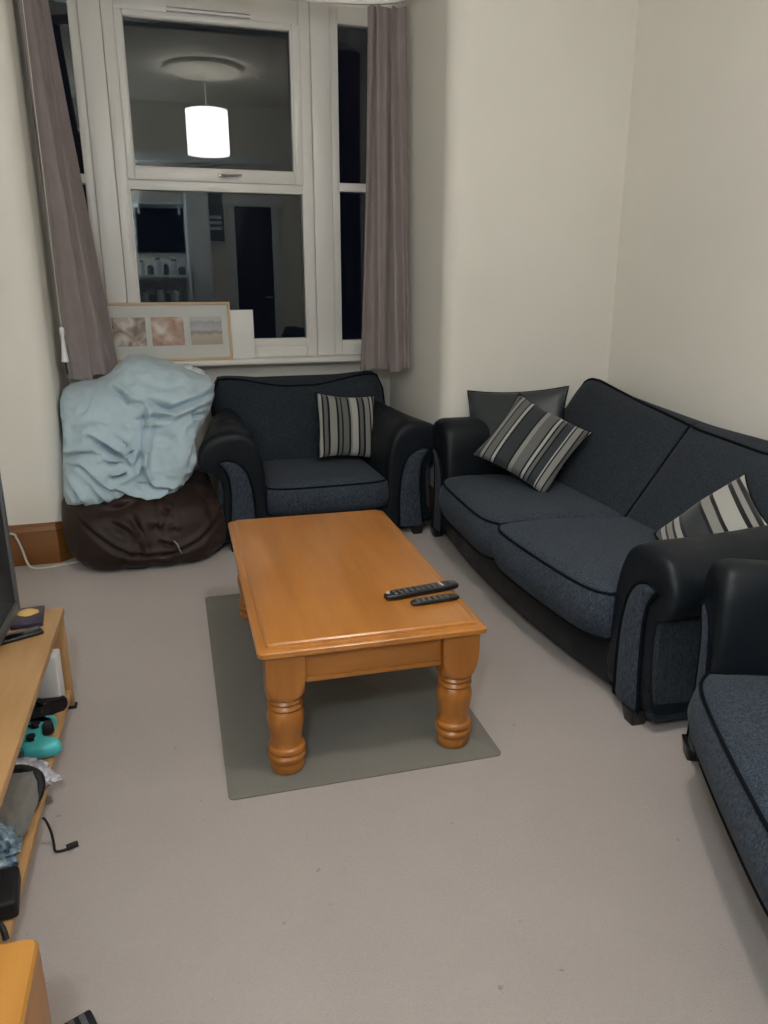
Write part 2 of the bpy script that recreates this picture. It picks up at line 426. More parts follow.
def side_light(nm, x0, x1):
    w = bpy.data.objects.new(nm, None); COL.objects.link(w); w['kind'] = 'structure'; w.location = ((x0 + x1) / 2, 5.37, SILL)
    bm = nb(); frame_ring(bm, x0, x1, SILL, HEAD, .054, .054, .10, .10, 5.352, 5.44)
    box(bm, (x0 + .05, 5.353, 2.052), (x1 - .05, 5.44, 2.106), .006); wpart('frame', bm, M['upvc'], w)
    wpart('pane', bx((x0 + .04, 5.40, 1.07), (x1 - .04, 5.406, 2.06)), M['glass'], w)
    wpart('pane', bx((x0 + .04, 5.40, 2.10), (x1 - .04, 5.406, 3.05)), M['glass'], w)
side_light('window_2', BL, -.195); side_light('window_3', 1.287, BR)
bm = nb(); box(bm, (-.195, 5.326, SILL), (-.070, 5.44, HEAD), .01); struct('trim_1', bm, M['upvc'])
bm = nb(); box(bm, (1.159, 5.326, SILL), (1.287, 5.44, HEAD), .01); struct('trim_2', bm, M['upvc'])
bm = bx((BL + .002, 5.205, SILL - .036), (BR - .002, 5.44, SILL), .010, 3); struct('trim_3', bm, M['upvc'])
# ceiling rose (plaster moulding)
bm = nb(); prof = [(.03, 0), (.10, -.06), (.13, -.055), (.16, -.035), (.22, -.03), (.27, -.045), (.31, -.03), (.36, -.028), (.42, -.05), (.455, -.055), (.48, -.035), (.50, 0)]
lathe(bm, [(r * .86, z * .8) for r, z in prof], (.87, 1.40, H), 56); struct('trim_4', bm, M['ceiling'], angle=60)
# ---- what the window mirrors: the rear of the room
d1 = bpy.data.objects.new('door_1', None); COL.objects.link(d1); d1['kind'] = 'structure'; d1.location = (1.57, YR, 0)
def dp(name, bm, mt, label=None): return obj(name, bm, mt, d1, label=label)
bm = nb(); box(bm, (-.34, 0, 0), (-.25, .05, 2.50), .008); box(bm, (.25, 0, 0), (.34, .05, 2.50), .008); box(bm, (-.40, 0, 2.42), (.40, .055, 2.55), .008); dp('frame', bm, M['palepaint'])
bm = bx((-.25, 0, .005), (.25, .03, 2.42), .004)
for z0, z1 in ((.2, .9), (1.1, 2.25)):
    for x0 in (-.19, .03): box(bm, (x0, .028, z0), (x0 + .16, .036, z1), .006)
dp('leaf', bm, M['doorblack'])
bm = nb(); tube(bm, [(.21, .03, 1.25), (.21, .08, 1.25), (.12, .085, 1.25)], .011, 8); dp('handle', bm, M['chrome'])
bm = bx((XL + .05, YR, 2.93), (1.98, YR + .10, 3.05), .012, 3); struct('trim_5', bm, M['palepaint'])

# ------------------------------------------------------------------ seating suite
def suite(name, label, cat, loc, rz, SW, ncush, bow=0., splay=.10, D=.95, backw=None, group=None, flare=0., seat=.0, tops=(.825, .885, .875), topf=None, rec=(.58, .20), adz=(0., 0.), ax=1., ov=.055, sl=0.):
    """SW seat half-width between the arms"""
    T = thing(name, label, cat, loc, rz, group)
    AW = .28
    def fy(x): return -bow * (1 - min(1, abs(x) / (SW + .1)) ** 2)
    # plinth under the cushions
    n = 24; bm = nb(); rs = []
    prof = [(0.035, .035), (.012, .05), (.0, .11), (.004, .17), (.02, .195 + seat * .6)]
    for i in range(n + 1):
        x = -SW - .02 + (2 * SW + .04) * i / n
        rs.append([(x, fy(x) + o, z) for o, z in prof] + [(x, D - .08, .195 + seat * .6), (x, D - .08, .035)])
    rings(bm, rs); obj('plinth', bm, M['leather'], T, label='black leather plinth')
    # seat cushions
    cw = 2 * SW / ncush
    for k in range(ncush):
        x0 = -SW + k * cw + .004; x1 = x0 + cw - .008
        def P(u, v, top):
            x = x0 + (x1 - x0) * u
            front = fy(x) - ov + .05 * (abs(2 * u - 1) ** 8)
            y = front + (.66 - front) * v
            e = (1 - abs(2 * u - 1) ** 6) * (1 - abs(2 * v - 1) ** 6)
            if top: return (x, y, .355 + seat + .035 * e ** .5 - sl * sstep(.2, 1, v))
            return (x, y, .20 + seat * .6 - .02 * e ** .5)
        bm = nb(); nu, nv = 28, 24
        t = [[bm.verts.new(P(i / nu, j / nv, True)) for j in range(nv + 1)] for i in range(nu + 1)]
        b = [[bm.verts.new(P(i / nu, j / nv, False)) for j in range(nv + 1)] for i in range(nu + 1)]
        for i in range(nu):
            for j in range(nv):
                bm.faces.new((t[i][j], t[i + 1][j], t[i + 1][j + 1], t[i][j + 1])); bm.faces.new((b[i][j], b[i][j + 1], b[i + 1][j + 1], b[i + 1][j]))
        rim = [(i, 0) for i in range(nu)] + [(nu, j) for j in range(nv)] + [(i, nv) for i in range(nu, 0, -1)] + [(0, j) for j in range(nv, 0, -1)]
        cx = (x0 + x1) / 2; cy = .3; loops = [[t[i][j] for i, j in rim]]
        for q in (.25, .5, .75):
            lp = []
            for i, j in rim:
                a, c = t[i][j].co, b[i][j].co; p = a.lerp(c, q)
                bulge = .028 * math.sin(PI * q)
                d = Vector(((0 if 0 < i < nu else (1 if i == nu else -1) * .15), (-1 if j == 0 else (1 if j == nv else 0)), 0))
                lp.append(bm.verts.new(p + d * bulge))
            loops.append(lp)
        loops.append([b[i][j] for i, j in rim])
        for a, c in zip(loops[:-1], loops[1:]):
            for i in range(len(rim)):
                j = (i + 1) % len(rim); bm.faces.new((a[i], c[i], c[j], a[j]))
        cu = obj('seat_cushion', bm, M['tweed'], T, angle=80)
        for top in (True, False):
            pts = [Vector(P(i / nu, j / nv, top)) + Vector((0, 0, .002 if top else -.002)) for i, j in rim]
            bm = nb(); tube(bm, pts, .0058, 6, True); obj('piping', bm, M['piping'], cu, label='black piping')
    # arms
    def zt(y, s=0): return (adz[0] if s < 0 else adz[1]) + .69 + .03 * sstep(.15, .85, y)
    def section(y, s, sc=1., ins=0.):
        h = zt(y, s) - .655; g = flare; f = 1 - .45 * y / D; k = -splay * max(0, y) / D
        c = [(0, .06), (-.004, .22), (0, .40), (.018, .51 + h * .8), (.055, .60 + h), (.115, .645 + h), (.19, .655 + h), (.27 + g * .7, .635 + h), (.325 + g, .582 + h), (.345 + g, .52 + h), (.332 + g, .455 + h), (.285 + g * .5, .425 + h), (.255, .39 + h * .6), (.248, .30), (.262, .16), (.28, .06)]
        m = catmull([(a, 0, b) for a, b in c], 4, True)
        cx, cz = .15, .40; out = []
        for p in m:
            a = cx + (p.x - cx) * sc; b = cz + (p.z - cz) * sc
            b = max(b, .045)
            w = sstep(.05, .3, a)
            a2 = a + k * w + (f - 1) * .10 * sstep(.24, .32, a)
            out.append((s * (SW + a2 * ax), y, b))
        return out
    ysec = [(-.012, .80), (-.01, .90), (-.002, .955), (.015, .985), (.035, 1.), (.08, 1.)] + [(.08 + (D - .18) * i / 12, 1.) for i in range(1, 12)] + [(D - .12, .98), (D - .10, .92)]
    for s in (-1, 1):
        bm = nb(); rings(bm, [section(y, s, q) for y, q in ysec]); arm = obj('armrest', bm, M['leather'], T, angle=50)
        # woven facing on the arm front: a horn that rises from the floor and sweeps outward
        inn = catmull([(.075, 0, .055), (.070, 0, .20), (.078, 0, .34), (.105, 0, .45), (.150, 0, .51), (.215, 0, .538)], 6)
        out = catmull([(.225, 0, .055), (.212, 0, .20), (.205, 0, .34), (.212, 0, .43), (.234, 0, .485), (.268, 0, .525)], 6)
        nn = len(inn) - 1; nw = 8
        def Q(u, v, dep):
            i = v * nn; a = inn[min(nn, int(round(i)))]; b = out[min(nn, int(round(i)))]
            p = a.lerp(b, u); e = (1 - abs(2 * u - 1) ** 3) * (1 - max(0, (v - .8) / .2) ** 3)
            return (s * (SW + p.x * ax), -.0135 - .014 * e * dep, p.z)
        bm = grid_closed(nw, nn, lambda u, v: Q(u, v, 1), lambda u, v: (lambda q: (q[0], -.007, q[2]))(Q(u, v, 0)))
        fac = obj('arm_facing', bm, M['tweed'], arm, angle=70, label='slate woven arm facing')
        loop = [Q(0, j / nn, 0) for j in range(nn + 1)] + [Q(1, j / nn, 0) for j in range(nn, -1, -1)]
        bm = nb(); tube(bm, [Vector(p) + Vector((0, -.003, 0)) for p in loop], .008, 6, True); obj('piping', bm, M['piping'], arm, label='black piping')
        # woven outer side of the arm
        bm = grid_shell(10, 8, lambda u, v: (s * (SW + ax * (.268 + .020 * (1 - v) ** 2) - splay * max(0, .005 + (D - .14) * u) / D), .005 + (D - .14) * u, .05 + .385 * v), lambda u, v: (s * (SW + ax * .235 - splay * max(0, .005 + (D - .14) * u) / D), .005 + (D - .14) * u, .05 + .385 * v))
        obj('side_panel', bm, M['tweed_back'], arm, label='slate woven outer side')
    # back: frame behind, wave-topped cushions in front
    BW = backw or SW + .21
    def top(X):   # X -1..1 across the whole back
        a = abs(X); t = tops[0] + (tops[1] - tops[0]) * sstep(.12, .85, a)
        if topf: t = topf(X)
        return t - .10 * max(0, (a - .90) / .10) ** 2 * (0 if topf else 1)
    def halfw(v): return SW + .0 + (BW - SW) * sstep(.30, .72, v)
    for k in range(ncush):
        a, b = -1 + 2 * k / ncush, -1 + 2 * (k + 1) / ncush
        def BP(u, v, dep):
            X = a + (b - a) * u; hw = halfw(v)
            x = X * hw; zz = .34 + (top(X) - .34) * v
            y = rec[0] + rec[1] * v
            if ncush == 1: e = (1 - abs(2 * u - 1) ** 5) * (1 - abs(2 * v - 1) ** 5)
            else: e = 1.25 * (1 - abs(2 * u - 1) ** 4) * (1 - abs(2 * v - 1) ** 6)
            e = max(e, 0) ** .6
            if dep > 0: return (x * (1 - .004), y - .055 * e, zz)
            return (x * .996, y + .14, .34 + (tops[2] - .10 * max(0, (abs(X) - .9) / .1) ** 2 - .34) * v)
        bm = nb(); nu, nv = 26, 22
        f = [[bm.verts.new(BP(i / nu, j / nv, 1)) for j in range(nv + 1)] for i in range(nu + 1)]
        r = [[bm.verts.new(BP(i / nu, j / nv, 0)) for j in range(nv + 1)] for i in range(nu + 1)]
        for i in range(nu):
            for j in range(nv):
                bm.faces.new((f[i][j], f[i + 1][j], f[i + 1][j + 1], f[i][j + 1])); bm.faces.new((r[i][j], r[i][j + 1], r[i + 1][j + 1], r[i + 1][j]))
        rim = [(i, 0) for i in range(nu)] + [(nu, j) for j in range(nv)] + [(i, nv) for i in range(nu, 0, -1)] + [(0, j) for j in range(nv, 0, -1)]
        mid = [bm.verts.new((f[i][j].co + r[i][j].co) / 2 + Vector(((.012 if i == nu else -.012 if i == 0 else 0) if ncush == 1 or (i == 0 and k == 0) or (i == nu and k == ncush - 1) else 0, 0, .018 if j == nv else 0))) for i, j in rim]
        A = [f[i][j] for i, j in rim]; B = [r[i][j] for i, j in rim]
        for p, q in ((A, mid), (mid, B)):
            for i in range(len(rim)):
                j = (i + 1) % len(rim); bm.faces.new((p[i], q[i], q[j], p[j]))
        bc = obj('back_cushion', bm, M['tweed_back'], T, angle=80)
        pr = [(i, j) for i, j in rim if not (j == 0 and 0 < i < nu)]
        i0 = pr.index((nu, 0)); pr = pr[i0:] + pr[:i0]
        bm = nb(); tube(bm, [Vector(BP(i / nu, j / nv, 1)) + Vector((0, -.003, .001)) for i, j in pr], .0075, 6); obj('piping', bm, M['piping'], bc, label='black piping')
    n = 40; bm = nb(); rs = []
    for i in range(n + 1):
        X = -1 + 2 * i / n; x = X * (BW - .03); t = tops[2] - .02 - .10 * max(0, (abs(X) - .9) / .1) ** 2
        rs.append([(x, D - .09, .06), (x, D - .07, t - .02), (x, D - .055, t), (x, D - .02, t - .01), (x, D, t - .05), (x, D - .02, .06)])
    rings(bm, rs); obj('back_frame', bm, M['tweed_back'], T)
    for sx in (-1, 1):
        for y in (-.02, D - .14):
            xx = sx * (SW + ax * (.19 if y < .2 else .19 - splay)); bm = nb()
            rings(bm, [rect_ring(.055, .055, 0, .008, 3, (xx, y + .02)), rect_ring(.075, .075, .058, .008, 3, (xx, y + .02))])
            obj('foot', bm, M['blackwood'], T)
    return T
def sofa_top(X):
    T = [(-1, .865), (-.95, .915), (-.88, .934), (-.80, .934), (-.61, .903), (-.39, .871), (-.07, .832), (.08, .812), (.48, .792), (.70, .82), (.88, .885), (.95, .875), (1, .83)]
    for (a, p), (b, q) in zip(T[:-1], T[1:]):
        if a <= X <= b: return p + (q - p) * (X - a) / (b - a)
    return .85
suite('armchair', 'wide slate woven armchair with black leather arms standing in the window bay', 'armchair', (.965, 4.245, 0), 0, .36, 1, .015, .13, flare=.03)
suite('sofa', 'two seater slate woven sofa with black leather arms along the right wall', 'sofa', (1.585, 3.09, 0), math.radians(-91.8), .875, 2, .065, .03, 1.06, backw=1.06, seat=.05, tops=(.82, .93, .812), topf=sofa_top, rec=(.56, .34), adz=(.03, -.035), sl=.025)
suite('armchair', 'slate woven armchair with black leather arm, partly cut off at the lower right edge', 'armchair', (1.368, 1.250, 0), math.radians(-114.5), .455, 1, .02, .08, seat=.02, ax=.70, ov=.075)

# ------------------------------------------------------------------ cushions
def pillow(name, label, C, U, V, w, h, t, mt, seam=.004, pinch=.10, soft=None, group=None):
    U = Vector(U).normalized(); V = (Vector(V) - U * Vector(V).dot(U)).normalized(); Nn = U.cross(V)
    def P(u, v, s):
        a, b = 2 * u - 1, 2 * v - 1
        x = a * w / 2 * (1 - pinch * (1 - b * b) * abs(a) ** 3); y = b * h / 2 * (1 - pinch * (1 - a * a) * abs(b) ** 3)
        th = (max(0, (1 - a * a)) * max(0, (1 - b * b))) ** .42
        z = s * (t / 2 * th)
        z += .010 * noise.noise(Vector((a * 1.6 + C[0] * 3, b * 1.6, s * 2.1))) * th + (soft(a, b) if soft else 0)
        return Vector((x, y, z))
    bm = grid_closed(26, 26, lambda u, v: P(u, v, 1), lambda u, v: P(u, v, -1))
    mw = Matrix.Translation(Vector(C)) @ Matrix((U, V, Nn)).transposed().to_4x4()
    ob = thing(name, label, 'cushion', C, group=group); ob.matrix_world = mw
    obj('cover', bm, mt, ob, angle=75)
    n = 26
    rim = [(i / n, 0) for i in range(n)] + [(1, j / n) for j in range(n)] + [(i / n, 1) for i in range(n, 0, -1)] + [(0, j / n) for j in range(n, 0, -1)]
    bm = nb(); tube(bm, [P(u, v, 0) for u, v in rim], seam, 6, True); obj('seam', bm, M['piping'], ob, label='dark edge seam')
    return ob
pillow('cushion', 'grey striped square cushion leaning in the window-bay armchair', (1.195, 4.69, .60), (.985, .06, -.10), (.12, .40, .92), .40, .42, .13, M['stripe_b'])
pillow('cushion', 'plain dark grey leather cushion behind a striped one at the far sofa end', (2.01, 3.965, .665), (.74, -.66, .10), (.14, .30, .92), .60, .48, .13, M['leather_grey'])
pillow('cushion', 'grey striped cushion tipped on one corner at the far end of the sofa', (1.965, 3.67, .645), (.60, -.66, -.38), (.60, .32, .66), .46, .46, .15, M['stripe_a'])
pillow('cushion', 'grey striped cushion poking up behind the near arm of the sofa', (2.10, 2.40, .525), (.50, -.42, .60), (.35, .90, .25), .44, .42, .13, M['stripe_c'])

# ------------------------------------------------------------------ coffee table
TT = thing('coffee_table', 'chunky orange pine coffee table with turned legs in the middle of the carpet', 'coffee table', (.631, 2.69, 0), math.radians(-2.4))
TW, TD, TH = .722, 1.33, .466
bm = nb(); prof = [(.030, TH - .040), (.008, TH - .040), (.0, TH - .034), (.0, TH - .020), (.004, TH - .0165), (.010, TH - .0145), (.024, TH - .0140), (.027, TH - .0125), (.029, TH - .0060), (.034, TH - .0020), (.040, TH - .0005), (.044, TH)]
rings(bm, [rect_ring(TW - 2 * i, TD - 2 * i, z, max(.004, .022 - i * .3), 5) for i, z in prof]); obj('tabletop', bm, M['pine_y'], TT, angle=22)
a = .060
for sx in (-1, 1):
    for sy in (-1, 1):
        cx, cy = sx * (TW / 2 - .082), sy * (TD / 2 - .076)
        prof = [(.034, 0), (.044, .004), (.050, .016), (.051, .030), (.048, .040), (.051, .046), (.0565, .055), (.0565, .064), (.051, .072), (.054, .078), (.0565, .085), (.054, .093), (.048, .098), (.0455, .108), (.047, .130), (.0515, .155), (.0545, .180), (.0545, .198), (.050, .214), (.046, .220), (.050, .224), (.053, .230), (.050, .236), (.047, .240), (.050, .244), (.0525, .250), (.0485, .256), (.0465, .260), (.054, .263), (.060, .270), (.066, .282), (.0705, .296), (.0745, .314), (.0775, .336), (.0785, .36), (.09, .366), (.09, TH - .039)]
        bm = nb(); lathe(bm, [(r * 1.07, z * 1.03) for r, z in prof], (cx, cy, 0), 48, lim=.0595); obj('leg', bm, M['pine_z'], TT, angle=32)
def apron(lo, hi, ax, mt):
    bm = bx(lo, hi, .003); o = [lo[0], lo[1], lo[2] - .010], [hi[0], hi[1], lo[2] + .006]
    if ax == 0: o[0][1] -= .005; o[1][1] += .005
    else: o[0][0] -= .005; o[1][0] += .005
    box(bm, o[0], o[1], .004); obj('apron', bm, mt, TT)
for s in (-1, 1):
    y = s * (TD / 2 - .048); apron((-TW / 2 + .143, y - .011, .332), (TW / 2 - .143, y + .011, TH - .039), 0, M['pine_x'])
    x = s * (TW / 2 - .058); apron((x - .011, -TD / 2 + .148, .332), (x + .011, TD / 2 - .148, TH - .039), 1, M['pine_y'])
def remote(name, label, A, B, w, t, z, rows, big):
    A, B = Vector((*A, z)), Vector((*B, z)); d = B - A; Lg = d.length; ang = math.atan2(d.y, d.x)
    T = thing(name, label, 'remote control', (*((A + B) / 2).xy, z), ang)
    n = 14; rs = []
    for i in range(n + 1):
        s = -1 + 2 * i / n; x = s * Lg / 2; q = (1 - abs(s) ** 10) ** .5 if abs(s) < 1 else .35; q = max(q, .55)
        ww = w / 2 * q * (1 + (.10 * abs(s) ** 2 if big else 0)); tt = t * (.55 + .45 * q)
        rs.append([(x, -ww, t * .25), (x, -ww * .8, 0), (x, ww * .8, 0), (x, ww, t * .25), (x, ww * .97, tt * .8), (x, ww * .8, tt), (x, -ww * .8, tt), (x, -ww * .97, tt * .8)])
    bm = nb(); rings(bm, rs); obj('body', bm, M['plastic'], T, angle=40)
    bm = nb()
    for r in range(rows):
        x = -Lg * .38 + Lg * .62 * r / (rows - 1)
        for c in (-1, 0, 1): box(bm, (x - .0055, c * w * .26 - .006, t - .002), (x + .0055, c * w * .26 + .006, t + .0022), .0015)
    k = obj('buttons', bm, M['button'], T, label='small grey rubber buttons')
    if big:
        bm = nb(); lathe(bm, [(.001, t - .002), (.007, t - .002), (.007, t + .002), (.005, t + .003)], (-Lg * .46, w * .12, 0), 14); obj('power_button', bm, M['redbtn'], T, label='pale round button')
        bm = nb(); lathe(bm, [(.001, t - .002), (.011, t - .002), (.012, t + .0015), (.006, t + .001)], (Lg * .43, 0, 0), 16); obj('logo_button', bm, M['button'], T)
        bm = bx((Lg * .27 - .004, -w * .33, t - .002), (Lg * .27 + .004, w * .33, t + .0025), .0015); obj('rocker', bm, M['redbtn'], T, label='pale rocker key')
    return T
remote('remote_control', 'longer black remote with pale end button lying on the coffee table', (.708, 2.282), (.978, 2.318), .050, .020, TH + .001, 9, True)
remote('remote_control', 'shorter black remote lying in front of the longer one on the coffee table', (.776, 2.212), (.945, 2.222), .038, .014, TH + .001, 6, False)
# rug
bm = nb(); rc = Vector((.600, 2.78)); W_, D_ = .885, 1.585
rings(bm, [rect_ring(W_, D_, 0.0005, .02, 4), rect_ring(W_, D_, .005, .02, 4), rect_ring(W_ - .008, D_ - .008, .008, .018, 4)])
rg = obj('rug', bm, M['rug']); rg.location = (rc.x, rc.y, 0); rg.rotation_euler = (0, 0, math.radians(-2.0))
rg['label'] = 'flat grey-olive rectangular mat lying on the carpet under the coffee table'; rg['category'] = 'rug'

# ------------------------------------------------------------------ beanbag and duvet
def seg_d(p, a, b):
    ab = (b[0] - a[0], b[1] - a[1]); t = ((p[0] - a[0]) * ab[0] + (p[1] - a[1]) * ab[1]) / max(1e-9, ab[0] ** 2 + ab[1] ** 2)
    t = max(0, min(1, t)); dx = p[0] - a[0] - ab[0] * t; dy = p[1] - a[1] - ab[1] * t
    s = ab[0] * dy - ab[1] * dx
    return math.hypot(dx, dy), (1 if s > 0 else -1), t
def folds(p, FL):
    """sum of fold profiles: valley on the line with a soft ridge beside it"""
    tot = 0
    for pts, A, w in FL:
        best = None; n = len(pts) - 1
        for i in range(n):
            d, s, t = seg_d(p, pts[i], pts[i + 1])
            if best is None or d < best[0]: best = (d, s, (i + t) / n)
        d, s, t = best
        fade = .25 + .75 * math.sin(PI * min(.999, max(.001, t)))
        tot += fade * A * (-math.exp(-(d / w) ** 2) + .75 * math.exp(-((d - 2.0 * w) / (1.3 * w)) ** 2) * (1 if s > 0 else .25))
    return tot
def radial(poly, c):
    pts = [(math.atan2(z - c[1], x - c[0]), math.hypot(x - c[0], z - c[1])) for x, z in poly]; pts.sort()
    def R(a):
        a = (a + PI) % (2 * PI) - PI
        for i in range(len(pts)):
            a0, r0 = pts[i - 1]; a1, r1 = pts[i]
            if i == 0: a0 -= 2 * PI
            if a0 <= a <= a1: return r0 + (r1 - r0) * sstep(0, 1, (a - a0) / max(1e-6, a1 - a0)) if False else r0 + (r1 - r0) * (a - a0) / max(1e-6, a1 - a0)
        a0, r0 = pts[-1]; a1, r1 = pts[0]; a1 += 2 * PI
        return r0 + (r1 - r0) * (a - a0) / max(1e-6, a1 - a0)
    # smooth
    tab = [R(-PI + 2 * PI * k / 180) for k in range(180)]
    for _ in range(2): tab = [(tab[k - 1] + 2 * tab[k] + tab[(k + 1) % 180]) / 4 for k in range(180)]
    def S(a):
        q = ((a + PI) / (2 * PI) % 1) * 180; i = int(q); t = q - i
        return tab[i % 180] * (1 - t) + tab[(i + 1) % 180] * t
    return S
def heap(cx, cz, cy, poly, ry_front, ry_back, shear, FL, nz, e=.62, nphi=150, nal=84, zmin=None, xmin=None, fine=0., clampf=None):
    R = radial(poly, (cx, cz)); bm = nb(); rs = []
    for j in range(1, nal):
        al = PI * j / nal; ca, sa = math.cos(al), math.sin(al)   # al 0 = front pole
        rr = abs(sa) ** e; yy = -(abs(ca) ** .62) * (1 if ca > 0 else -1)
        ring = []
        for i in range(nphi):
            ph = 2 * PI * i / nphi; r = R(ph) * rr
            x = cx + r * math.cos(ph); z = cz + r * math.sin(ph)
            y = cy + yy * (ry_front if yy < 0 else ry_back) + shear * (z - cz)
            p = Vector((x, y, z)); n = Vector((math.cos(ph) * sa, -ca, math.sin(ph) * sa))
            fr = max(0., min(1., .3 + ca * 1.2)) if ca > -.25 else 0
            d = folds((x, z), FL) * fr + nz * (noise.noise(p * 5.5) + .5 * noise.noise(p * 12.3)) + fine * (1 - abs(noise.noise(Vector((p.x * 14 + p.z * 9, p.y * 8, p.z * 16 - p.x * 8)))) * 2)
            p = p + n * d
            if zmin is not None: p.z = max(p.z, zmin)
            if xmin is not None: p.x = max(p.x, xmin + .008 * noise.noise(p * 9) - .065 * (1 - sstep(4.31, 4.40, p.y)))
            if clampf: clampf(p)
            ring.append(p)
        rs.append(ring)
    rings(bm, rs); return bm
def beside_chair_low(p):
    if p.y > 4.215: p.x = min(p.x, .318 + .25 * max(0., 4.255 - p.y))
def beside_chair_high(p):
    if p.y > 4.215 and p.z < .745: p.x = min(p.x, .232 + .9 * max(0., p.z - .66))
bpoly = [(-.50, .36), (-.51, .295), (-.50, .175), (-.475, .07), (-.41, .015), (-.22, -.01), (-.05, -.01), (.12, -.01), (.30, .015), (.37, .07), (.385, .17), (.37, .29), (.31, .355), (.18, .39), (0, .40), (-.3, .39)]
bf = [([(-.47, .342), (-.4, .3), (-.316, .217), (-.229, .145), (-.161, .106), (-.066, .092), (.057, .09), (.21, .141), (.317, .222), (.359, .284)], .020, .013),
      ([(-.362, .334), (-.235, .329), (-.15, .353), (-.089, .373)], .022, .018), ([(-.25, .286), (-.162, .228), (-.104, .132)], .022, .018), ([(-.131, .301), (-.102, .222), (-.104, .132)], .022, .018),
      ([(-.028, .247), (.006, .218)], .020, .014), ([(.021, .326), (.061, .297)], .020, .014), ([(.007, .16), (.06, .135)], .018, .012), ([(.06, .23), (.09, .20)], .016, .012), ([(.18, .402), (.287, .329), (.292, .225)], .018, .022)]
bm = heap(-.045, .20, 4.50, bpoly, .47, .40, .30, bf, .010, .58, nphi=220, nal=120, zmin=.002, xmin=-.46, clampf=beside_chair_low)
BB = thing('beanbag', 'squat dark brown beanbag on the carpet under a pale blue duvet', 'beanbag', (-.045, 4.52, 0))
bmesh.ops.translate(bm, verts=bm.verts, vec=(.045, -4.52, 0)); obj('bag', bm, M['bean'], BB, angle=80)
bm = nb(); tube(bm, [(.115, -.497, .165), (.130, -.512, .150), (.140, -.518, .120), (.150, -.520, .100)], .004, 6); obj('cord_end', bm, M['chrome'], BB, label='pale zip cord')
dpoly = [(-.456, .869), (-.421, .917), (-.278, .936), (-.2, .971), (-.145, 1.02), (-.091, 1.06), (-.013, 1.063), (.088, 1.036), (.204, 1.0), (.305, .954), (.375, .945), (.372, .89), (.34, .784), (.292, .709), (.258, .609), (.235, .496), (.15, .40), (.063, .335), (-.054, .32), (-.152, .345), (-.179, .335), (-.28, .325), (-.403, .325), (-.47, .335), (-.475, .432), (-.465, .54), (-.458, .624), (-.465, .71)]
dfl = [[(.352, .881), (.233, .854), (.127, .821), (.078, .836), (.005, .864)], [(.098, .78), (.01, .784), (-.102, .771)], [(-.023, .828), (-.033, .713), (-.064, .581), (-.111, .536)], [(-.063, .593), (-.058, .508), (-.021, .445)], [(-.315, .697), (-.235, .651), (-.166, .599), (-.105, .535)], [(-.247, .574), (-.169, .563), (-.123, .536)], [(-.224, .495), (-.163, .503), (-.137, .519)], [(-.271, .929), (-.293, .882), (-.34, .824)], [(-.18, .932), (-.128, .9), (-.094, .862), (-.021, .846)], [(-.447, .592), (-.369, .617), (-.297, .619)], [(-.374, .552), (-.296, .488), (-.219, .411)], [(-.461, .487), (-.408, .425), (-.379, .353)], [(-.205, .434), (-.136, .394), (-.039, .375), (.062, .391), (.12, .411)], [(-.068, .461), (-.009, .433), (.119, .405)], [(.254, .81), (.239, .785), (.303, .776)], [(-.451, .77), (-.445, .698), (-.441, .603)], [(.269, .697), (.235, .612), (.187, .517)],
       [(.20, .94), (.10, .93), (0, .955)], [(-.40, .70), (-.33, .74), (-.24, .76)], [(-.16, .69), (-.12, .64), (-.10, .58)], [(.02, .72), (.10, .66), (.13, .56)], [(-.33, .46), (-.28, .40), (-.25, .35)]]
dA = [.046, .030, .044, .034, .046, .030, .034, .028, .030, .028, .030, .026, .036, .026, .026, .020, .024, .014, .014, .026, .012, .02]
dW = [.015, .014, .014, .013, .016, .011, .013, .014, .014, .015, .014, .014, .012, .012, .012, .014, .018, .022, .020, .012, .03, .014]
df = [(p, a * 1.3, w * .92) for p, a, w in zip(dfl, dA, dW)]
bm = heap(-.055, .68, 4.56, dpoly, .33, .30, .44, df, .012, .50, nphi=320, nal=190, xmin=-.455, fine=.006, clampf=beside_chair_high)
DV = thing('duvet', 'crumpled pale blue duvet heaped on top of the brown beanbag', 'duvet', (-.055, 4.55, .35))
bmesh.ops.translate(bm, verts=bm.verts, vec=(.055, -4.55, -.35)); obj('cover', bm, M['duvet'], DV, angle=85)
# paler inner corner showing at the top right
bm = heap(.25, .96, 4.80, [(.17, 1.00), (.22, 1.005), (.28, .985), (.345, .955), (.34, .92), (.25, .91), (.18, .94)], .10, .10, .2, [], .004, nphi=48, nal=24)
bmesh.ops.translate(bm, verts=bm.verts, vec=(.055, -4.55, -.35)); obj('lining', bm, M['duvet_in'], DV, angle=85, label='white inner corner')

